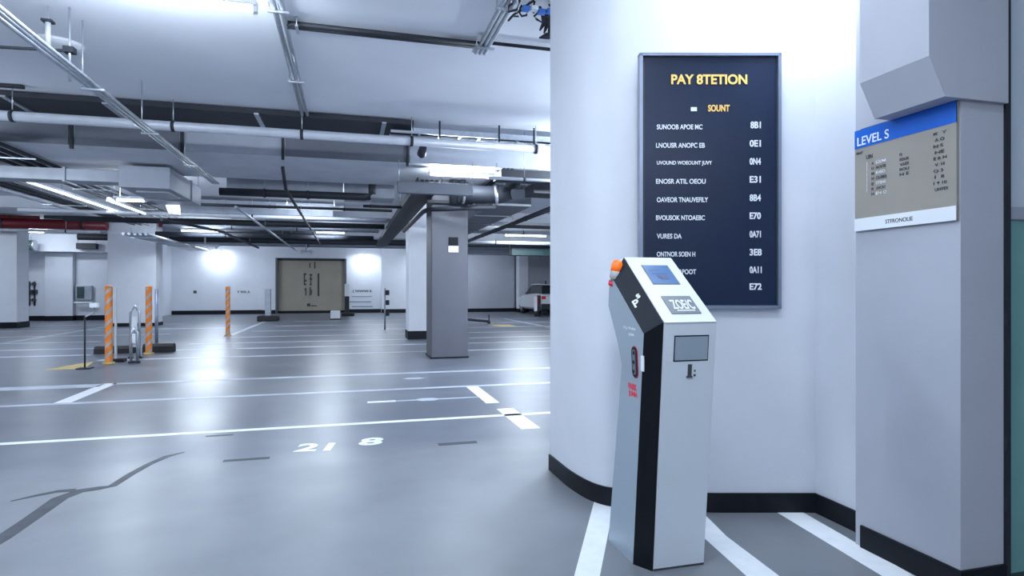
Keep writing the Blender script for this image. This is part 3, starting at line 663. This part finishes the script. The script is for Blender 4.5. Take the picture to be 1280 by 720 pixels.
# ------------------------------------------------------------------ luminaires
LCOL = (.79,.895,1.0)
def area(parent, loc, sx, sy, power, rot=(0,0,0), spread=PI):
    l = bpy.data.lights.new('lamp_light', 'AREA'); l.shape = 'RECTANGLE'; l.size = sx; l.size_y = sy; l.energy = power; l.color = LCOL; l.spread = spread
    o = bpy.data.objects.new('lamp_light', l); COL.objects.link(o); o.parent = parent; o.location = Vector(loc)-world_offset(parent); o.rotation_euler = rot
    return o
def fixture(x, y, z, L, label, axis='x', power=60, up=0, dim=False, grp=None, wid=.10, rods=True, ceil=CEIL, light=True, side=.35, tilt=108):
    t = thing('strip_lamp', (x,y,z), label, 'ceiling lamp', grp)
    h = L/2
    if axis == 'x':
        box('housing', 'housing', x-h, x+h, y-wid/2, y+wid/2, z, z+.05, t, bev=.006)
        tube('lamp_tube', 'tubedim' if dim else 'tube', [(x-h+.03,y,z-.022),(x+h-.03,y,z-.022)], .02, t, 12)
        for k in (-1,1): box('lamp_holder', 'housing', x+k*(h-.015)-.015, x+k*(h-.015)+.015, y-.03, y+.03, z-.045, z+.002, t)
        sx, sy = L*.95, .05
    else:
        box('housing', 'housing', x-wid/2, x+wid/2, y-h, y+h, z, z+.05, t, bev=.006)
        tube('lamp_tube', 'tubedim' if dim else 'tube', [(x,y-h+.03,z-.022),(x,y+h-.03,z-.022)], .02, t, 12)
        for k in (-1,1): box('lamp_holder', 'housing', x-.03, x+.03, y+k*(h-.015)-.015, y+k*(h-.015)+.015, z-.045, z+.002, t)
        sx, sy = .05, L*.95
    if rods and ceil-z > .08:
        for k in (-.7,.7):
            q = (x+k*h,y) if axis == 'x' else (x,y+k*h)
            tube('hanger_rod', 'metal', [(q[0],q[1],z+.04),(q[0],q[1],ceil)], .005, t, 6)
    if light:
        area(t, (x,y,z-.05), sx, sy, power*.55)
        # the bare tube also shines sideways and up
        for k in (-1, 1):
            o_ = .09 if wid < .2 else wid/2+.04
            if axis == 'x': area(t, (x,y+k*o_,z+.0), sx, sy, power*side, (k*math.radians(tilt),0,0))
            else: area(t, (x-k*o_,y,z+.0), sx, sy, power*side, (0,k*math.radians(tilt),0))
        if up: area(t, (x,y,z+.07), sx, sy, up, (PI,0,0))
    return t
fixture(-1.42, 4.98, 3.50, 1.5, 'bright tube lamp at the top edge, left of the paired conduits', power=70, up=6)
fixture(2.15, 11.9-2.6+.0, 3.30, 1.2, 'tube lamp in front of the first beam by the rounded wall', power=0, dim=True, light=False) if False else None
fixture(1.90, 10.30, 3.31, 1.15, 'bright tube lamp under the first beam above the grey cross duct', power=20, up=2, ceil=SOF, side=.9, tilt=112)
fixture(4.6, 8.0, 3.0, 1.4, 'tube lamp hidden past the rounded wall', power=330, side=.5)
fixture(.7, 1.3, 3.35, 1.2, 'unseen tube lamp added over the aisle to light the pay machine', power=36, side=.4)  # added above the frame to brighten the machine front, board wall and floor
fixture(-6.3, 7.4, 3.0, 1.4, 'unseen tube lamp added over the left bays to lift the ceiling', power=65, side=.8)  # added out of frame to throw light on the ceiling from the left
fixture(3.2, 14.4, 3.5, 1.5, 'tube lamp in the second bay, right of the long dark tray', power=60, up=6)
fixture(-4.22, 13.75, 3.13, .55, 'short bright lamp left, beyond the pale rectangular duct', power=40, up=4, wid=.3)
fixture(-5.70, 15.2, 3.33, 5.6, 'long slim pale strip given a glow, running back at far left', axis='y', power=14, dim=True, wid=.05)  # slim strips that look like pale conduits, glow added to light the bay
fixture(-4.83, 15.55, 3.20, 2.4, 'shorter slim pale strip given a glow, right of the long strip', axis='y', power=7, dim=True, wid=.05)
fixture(-.9, 15.9, 3.35, 1.6, 'dim wide lamp panel behind the large dark pipe', power=50, dim=True, wid=.3, up=10)
fixture(-4.7, 22.0, 3.25, 1.2, 'bright lamp among the dark pipes of the far bay', power=110, up=10, wid=.25)
fixture(-.6, 22.25, 3.32, 1.0, 'small bright lamp among pipes above the tan gate', power=60, wid=.2)
fixture(6.6, 22.3, 3.38, 1.7, 'bright wide lamp in the far right bay', power=130, up=20, wid=.35)
fixture(-13.0, 21, 3.5, 1.4, 'lamp over the far left bay outside the dark conduits', power=60, wid=.2)
fixture(-11.5, 26.3, 3.45, 1.2, 'small lamp ahead of the drum fan', power=60, wid=.2)
fixture(8.2, 14.0, 3.6, 1.4, 'lamp over the right aisle hidden past the rounded wall', power=120, wid=.2)
# lamp over the pay machine (above the frame) and lamps of the hall behind the viewer
fixture(2.32, 2.82, 3.40, .4, 'tube lamp over the tariff board, above the machine', axis='y', power=17, wid=.1)
fixture(-1.6, .8, 3.25, 1.4, 'tube lamp over the foreground aisle', power=30, wid=.1, side=.7, tilt=100)
for k, (x, y) in enumerate(((-5.5,1.5),(-1.5,-3.5),(1.6,-2.6),(-9,6),(-9,-2),(-9,14))):
    fixture(x, y, 3.40, 1.4, ('tube lamp left of the aisle, out of view','tube lamp behind the viewpoint, left','tube lamp behind the viewpoint, right','tube lamp over the left bays, near','tube lamp over the left bays, behind the viewpoint','tube lamp over the left bays, farther')[k], power=(60,60,45,120,30,100)[k], wid=.1)
fixture(-5.8, 30.3, 3.45, 1.4, 'added tube lamp in the last bay, brightening the far wall', power=48, side=.6, tilt=85)  # fill lamps of the last bay, added to even out the far wall
fixture(1.6, 30.3, 3.45, 1.4, 'added tube lamp in the last bay right of the tan gate, for even light', power=34, side=.6, tilt=85)
fixture(6.8, 30.8, 3.45, 1.4, 'added tube lamp in the last bay behind the grey column, for even light', power=18, side=.6, tilt=85)
hs = thing('hanging_panel', (-3.44,13.6,2.9), 'small bright tilted panel hanging right of the short bright lamp', 'lamp')
quadbox('diffuser', 'tubedim', [(-3.58,13.62,3.10),(-3.30,13.60,3.09),(-3.28,13.60,2.84),(-3.50,13.62,2.87)], (0,-1,.2), .03, hs)
tube('hanger_rod', 'metal', [(-3.44,13.61,3.09),(-3.44,13.61,CEIL)], .008, hs, 6)
# wall washers: short lamps close to the far wall
def washer(x, y, z, label, power=45):
    t = thing('wall_lamp', (x,y,z), label, 'wall lamp')
    box('back_plate', 'housing', x-.3, x+.3, y+.0, y+.05, z, z+.12, t, bev=.01)
    box('arm', 'metal', x-.03, x+.03, y-.42, y+.02, z+.08, z+.11, t)
    tube('lamp_tube', 'tube', [(x-.28,y-.42,z+.05),(x+.28,y-.42,z+.05)], .035, t, 12)
    box('reflector', 'housing', x-.3, x+.3, y-.49, y-.35, z+.10, z+.13, t, bev=.01)
    area(t, (x,y-.42,z-.0), .6, .1, power, (math.radians(25),0,0))
    return t
washer(-6.4, 33.9, 3.15, 'small bright lamp high on the far wall left of the gate', 20)
washer(.85, 33.9, 3.05, 'small bright lamp high on the far wall right of the gate', 18)
washer(4.6, 33.25, 3.05, 'small lamp high on the far right wall behind the grey column', 60)
washer(-9.0+.45, 33.9, 3.2, 'small lamp in the far corner beside the white column', 40) if False else None

# ------------------------------------------------------------------ gate
G = struct(box('door_2', 'gate', GX0, GX1, 34.05, 34.12, 0, GZ))
tag(G, 'tan gate at the far end with dark upright lettering', 'gate', kind='structure')
box('gate_sill', 'skirt', GX0, GX1, 33.98, 34.05, 0, .14, G); box('gate_header', 'gateink', GX0, GX1, 33.99, 34.05, GZ-.12, GZ, G)
box('gate_jamb', 'colgrey', GX0, GX0+.09, 33.72, 34.05, 0, GZ, G); box('gate_jamb', 'colgrey', GX1-.09, GX1, 33.72, 34.05, 0, GZ, G)
u = (GX1-GX0)/88.
def gm(x0, y0, x1, y1):
    s = 32.9/755
    box('gate_lettering', 'gateink', GX0+(x0-345)*u, GX0+(x1-345)*u, 34.03, 34.05, CAMH+(360-y1)*s, CAMH+(360-y0)*s, G)
for q in ((386,329,387.2,335),(392,328,393.4,336),(379.3,342,382,344),(379,342,380.4,356),(380,350,382.6,352),(379.4,355,382.4,356.5),(386,343,389.6,344.6),(387.2,343,388.4,356),(386,348,389.6,349.6),(386.2,355,389,356.5),
          (396.2,342,398.4,370),(380.8,360,382.2,369),(379.6,361,382,362.4),(386.2,359,387.6,369.5),(388.2,362,389.2,368),(383,379,387,382.5),(388,381.3,395.5,382.4)): gm(*q)

# wall markings right of the gate and left of it
wm = thing('wall_notice', (.9,33.93,.4), 'lettering with grey stripes on the far wall right of the gate', 'wall lettering')
s_ = 33.0/755
for y0,y1,x0,x1 in ((370,371,440,466),(376.5,378,437,465),(382.5,384,440,467)):
    box('stripe', 'frame', (x0-433)*u+GX1, (x1-433)*u+GX1, 33.93, 33.95, CAMH+(360-y1)*s_, CAMH+(360-y0)*s_, wm)
lettering('notice_lettering', '( WWW S', 'ink', ((441-433)*u+GX1,33.945,CAMH-6.0*s_), (1,0,0), UP, 1.0, .16, wm, depth=.01, bold=.03)
wn = thing('wall_notice', (-5.2,33.93,1.1), 'tiny dark lettering on the bright far wall left of the gate', 'wall lettering')
lettering('notice_lettering', 'V WA A', 'ink', (-5.55,33.945,1.08), (1,0,0), UP, .62, .14, wn, depth=.01, bold=.02)
t = box('wall_plate', 'ink', -7.6, -7.45, 33.92, 33.95, 1.08, 1.22, bev=.01); tag(t, 'tiny dark plate on the bright far wall', 'wall plate')
# post left of the gate
gp = thing('guard_post', (-3.15,26.6,0), 'grey guard post on a black base, left of the gate', 'post')
box('post_body', 'duct', -3.28, -3.06, 26.5, 26.7, .12, 1.3, gp, bev=.02); box('post_base', 'rubber', -3.55, -2.75, 26.2, 26.9, 0, .22, gp, bev=.04)
gp = thing('guard_post', (-.05,30.2,0), 'dark guard post with pale top, right of the gate', 'post')
box('post_body', 'darkm', -.14, .06, 30.1, 30.3, .1, .95, gp, bev=.02); box('post_cap', 'ivory', -.16, .08, 30.08, 30.32, .95, 1.55, gp, bev=.02); box('post_base', 'rubber', -.3, .3, 29.9, 30.5, 0, .16, gp, bev=.04)
wb = thing('bright_floor_block', (-.5,27.0,0), 'low white block added for a patch of bright floor before the gate', 'block')  # block standing in for a patch of bright floor
box('block_body', 'whitep', -.72, -.32, 26.8, 27.2, 0, .38, wb, bev=.03); box('block_foot', 'rubber', -.74, -.30, 26.78, 27.22, 0, .05, wb)
# slim post with lamps beside white column
sp = thing('post_rack', (1.0,20,0), 'slim grey post with three small dark boxes left of the white column', 'post')
tube('pole', 'duct', [(1.15,19.9,0),(1.15,19.9,1.35)], .025, sp, 8)
for z in (.45,.8,1.12): box('signal_box', 'darkm', 1.17, 1.29, 19.85, 19.95, z, z+.16, sp, bev=.01)

# ------------------------------------------------------------------ bollards: spiral orange and pale wrap
def make_bollard(label):
    t = thing('striped_bollard', (0,0,0), label, 'bollard', 'orange striped bollards')
    bm = bmesh.new(); n = 32; H = 1.36; rows_ = 84; r = .060
    rings = []
    for j in range(rows_+1):
        z = .03+ (H-.03)*j/rows_
        rings.append([bm.verts.new((r*math.cos(2*PI*k/n), r*math.sin(2*PI*k/n), z)) for k in range(n)])
    for j in range(rows_):
        for k in range(n):
            f = bm.faces.new((rings[j][k], rings[j][(k+1)%n], rings[j+1][(k+1)%n], rings[j+1][k]))
            ph = ((j/rows_)*7 - 2*k/n) % 1.0
            f.material_index = 1 if ph < .33 else 0
            f.smooth = True
    bm.faces.new(rings[0][::-1]); bm.faces.new(rings[-1])
    o = obj('post', bm, 'orangep', t); o.data.materials.append(M['whitew'])
    tube('cap', 'orangep', [(0,0,H),(0,0,H+.025),(0,0,H+.035)], [.064,.054,.02], t, 20)
    tube('base_ring', 'yellow', [(0,0,0),(0,0,.035)], .095, t, 20)
    return t
b0 = make_bollard('orange and white striped bollard nearest the camera, left end of the black bar')
b0.location = (-4.10,12.23,0)
for loc, rz, lab in (((-3.91,13.79,0),2.1,'orange striped bollard right of the slim racks, middle one of three'),((-3.26,18.49,0),4.0,'orange striped bollard standing alone before the bright far wall')):
    c = copy_tree(b0); c.location = loc; c.rotation_euler = (0,0,rz); c['label'] = lab
# backing board strip beside near bollard
bs = thing('marker_post', (-4.0,12.6,0), 'slim dull green marker post right behind the nearest bollard', 'post')
box('marker_blade', 'pvc', -4.12, -4.09, 12.55, 12.60, .05, 1.36, bs); box('marker_foot', 'rubber', -4.15, -3.95, 12.48, 12.68, 0, .06, bs, bev=.01)
bs = thing('marker_post', (-4.07,15.0,0), 'slim blue grey post behind the middle bollard', 'post')
tube('marker_blade', 'frame', [(-4.10,15.0,.04),(-4.10,15.0,1.32)], .035, bs, 10); box('marker_foot', 'rubber', -4.22, -3.98, 14.88, 15.12, 0, .06, bs, bev=.01)
# wheel stop bar
ws = thing('wheel_stop', (-4.5,13.9,0), 'low black rubber bar between the two left bollards', 'wheel stop')
prism_x('bar', 'rubber', [(14.1,0),(14.1,.10),(14.16,.15),(14.28,.15),(14.34,.10),(14.34,0)], -5.0, -4.28, ws)
ws = thing('wheel_stop', (-3.8,14.3,0), 'short black rubber bar right of the middle bollard', 'wheel stop')
prism_x('bar', 'rubber', [(14.1,0),(14.1,.13),(14.16,.18),(14.28,.18),(14.34,.13),(14.34,0)], -4.12, -3.55, ws)
# bent-tube racks
def rack(x, y, h, w, label, m='pvc', plate=True):
    t = thing('tube_rack', (x,y,0), label, 'rack')
    pts = [(x-w/2,y,0),(x-w/2,y,h-.12),(x-w/2+.05,y,h-.03),(x,y,h),(x+w/2-.05,y,h-.03),(x+w/2,y,h-.12),(x+w/2,y,0)]
    tube('hoop', m, pts, .022, t, 10)
    tube('crossbar', m, [(x-w/2,y,h*.45),(x+w/2,y,h*.45)], .018, t, 8)
    if plate: box('sign_plate', 'ivory', x-w*.3, x+w*.3, y-.03, y-.015, h*.55, h*.8, t, bev=.004)
    for s in (-1,1): tube('foot', 'darkm', [(x+s*w/2,y,0),(x+s*w/2,y,.03)], .05, t, 12)
    return t
rack(-3.95, 13.1, 1.0, .15, 'white hooped tube rack left of the middle bollard', m='metal')
rack(-3.72, 12.3, .66, .10, 'shorter white tube rack in front of the middle bollard', m='metal')
# stand sign left of near bollard
ss = thing('stand_sign', (-4.33,11.6,0), 'thin dark stand with a small pale head, left of the nearest bollard', 'stand')
tube('pole', 'darkm', [(-4.24,11.6,.02),(-4.24,11.6,.88)], .014, ss, 8)
tube('bent_arm', 'pvc', [(-4.24,11.6,.87),(-4.18,11.62,.90),(-4.12,11.62,.92),(-4.10,11.62,1.04)], .012, ss, 8)
box('head', 'ivory', -4.17, -4.05, 11.58, 11.66, 1.02, 1.10, ss, bev=.008)
box('foot', 'darkm', -4.34, -4.14, 11.5, 11.7, 0, .02, ss)
# wall instruments
wi = thing('valve_cluster', (-12.9,29.1,1.0), 'cluster of dark valves on the far left wall', 'valve')
for k in range(4):
    for j in range(3):
        tube('valve_wheel', 'ink' if j != 1 else 'slate', [(-13.0+.18*k,29.07,.86+.33*j),(-13.0+.18*k,29.14,.86+.33*j)], .075, wi, 12)
for k in range(4): tube('riser', 'darkm', [(-13.0+.18*k,29.165,.62),(-13.0+.18*k,29.165,1.62)], .035, wi, 8)
box('manifold', 'ink', -13.05, -12.35, 29.08, 29.2, 1.10, 1.28, wi, bev=.02)
wb = thing('wall_cabinet', (-10.6,29.1,.9), 'small green grey cabinet on the wall left of the white column', 'cabinet')
box('casing', 'duct', -10.95, -10.35, 29.0, 29.18, .85, 1.45, wb, bev=.02); box('cabinet_door', 'green', -10.88, -10.62, 28.98, 29.0, .92, 1.40, wb); box('shelf', 'ivory', -10.95, -10.3, 28.85, 29.0, .72, .78, wb)
# wheel stop and hook on the right
ws = thing('wheel_stop', (4.6,24,0), 'low grey kerb bar on the floor right of the grey column', 'wheel stop')
tube('bar', 'darkm', [(3.9,26.0,.08),(4.6,24.0,.09),(5.15,22.3,.08)], .05, ws, 10)
tube('hook', 'darkm', [(5.15,22.3,.07),(5.15,22.3,.34)], .025, ws, 8); tube('foot', 'darkm', [(3.9,26,0),(3.9,26,.08)], .06, ws, 8); tube('foot', 'darkm', [(5.15,22.3,0),(5.15,22.3,.08)], .06, ws, 8)

# ------------------------------------------------------------------ parked car, mostly hidden by the rounded wall
CX, CY = 9.0, 27.9
car = thing('parked_car', (CX+.9,CY+2.1,0), 'white car with dark glass parked at the far right, cut off by the rounded wall', 'car')
def loft_y(name, m, secs, parent, bev=0):
    """secs: (y, x0, x1, z0, z1) rectangles with softened corners lofted along y"""
    bm = bmesh.new(); R = []
    for y, x0, x1, z0, z1 in secs:
        c = min(.10, (z1-z0)*.25)
        ring = [(x0+c,z0),(x1-c,z0),(x1,z0+c),(x1,z1-c),(x1-c,z1),(x0+c,z1),(x0,z1-c),(x0,z0+c)]
        R.append([bm.verts.new((x,y,z)) for x,z in ring])
    for a, b in zip(R, R[1:]):
        for k in range(8): bm.faces.new((a[k],a[(k+1)%8],b[(k+1)%8],b[k]))
    bm.faces.new(R[0]); bm.faces.new(R[-1][::-1])
    return obj(name, bm, m, parent, smooth=False)
bx0, bx1 = CX, CX+1.8
loft_y('body', 'carw', [(CY,bx0+.08,bx1-.08,.38,.98),(CY+.12,bx0,bx1,.28,1.05),(CY+1.0,bx0,bx1,.26,1.08),(CY+3.2,bx0,bx1,.26,1.0),(CY+4.1,bx0+.04,bx1-.04,.28,.86),(CY+4.3,bx0+.15,bx1-.15,.36,.72)], car)
loft_y('cabin_glass', 'carg', [(CY+.15,bx0+.12,bx1-.12,1.0,1.12),(CY+.45,bx0+.18,bx1-.18,1.0,1.50),(CY+2.2,bx0+.18,bx1-.18,1.0,1.53),(CY+3.1,bx0+.14,bx1-.14,.98,1.05)], car)
loft_y('roof', 'carw', [(CY+.42,bx0+.24,bx1-.24,1.49,1.53),(CY+1.2,bx0+.2,bx1-.2,1.50,1.57),(CY+2.2,bx0+.22,bx1-.22,1.49,1.55)], car)
box('rear_bumper', 'darkm', bx0+.05, bx1-.05, CY-.08, CY+.12, .28, .58, car, bev=.04)
box('licence_plate', 'ivory', bx0+.65, bx1-.65, CY-.03, CY+.01, .66, .80, car, bev=.005)
for x in (bx0+.06, bx1-.28): box('tail_lamp', 'redink', x, x+.22, CY-.01, CY+.1, .80, .96, car, bev=.02)
tube('roof_aerial', 'darkm', [(bx0+.5,CY+.7,1.55),(bx0+.48,CY+.62,1.70)], .03, car, 8)
for x in (bx0+.02, bx1-.22):
    for y in (CY+.85, CY+3.4):
        w_ = tube('wheel', 'rubber', [(x,y,.32),(x+.2,y,.32)], .32, car, 24); tube('hub_cap', 'metal', [(x-.01,y,.32),(x+.21,y,.32)], .18, w_, 16)
gp = thing('guard_post', (8.72,27.5,0), 'slim red and pale guard post at the left of the parked car', 'post')
box('post_body', 'ivory', 8.56, 8.70, 27.45, 27.55, .25, .95, gp, bev=.01); box('dark_band', 'darkm', 8.71, 8.88, 27.45, 27.55, .25, 1.0, gp, bev=.01); box('red_band', 'redink', 8.69, 8.72, 27.43, 27.55, .5, .95, gp); tube('base', 'rubber', [(8.72,27.5,0),(8.72,27.5,.26)], [.16,.06], gp, 12)

# ------------------------------------------------------------------ camera, world, colour management
cam = bpy.data.cameras.new('camera'); co = bpy.data.objects.new('camera', cam); COL.objects.link(co)
cam.sensor_width = 36; cam.lens = F*36/1280; cam.clip_end = 200
co.location = (0,0,CAMH); co.rotation_euler = (PI/2, 0, -TH)
SC.camera = co
w = bpy.data.worlds.new('world'); SC.world = w; w.use_nodes = True
w.node_tree.nodes['Background'].inputs[0].default_value = (.5,.6,.75,1); w.node_tree.nodes['Background'].inputs[1].default_value = .2
vs = SC.view_settings; vs.view_transform = 'Standard'; vs.look = 'None'; vs.gamma = 1; vs.use_curve_mapping = False
vs.exposure = 0.5
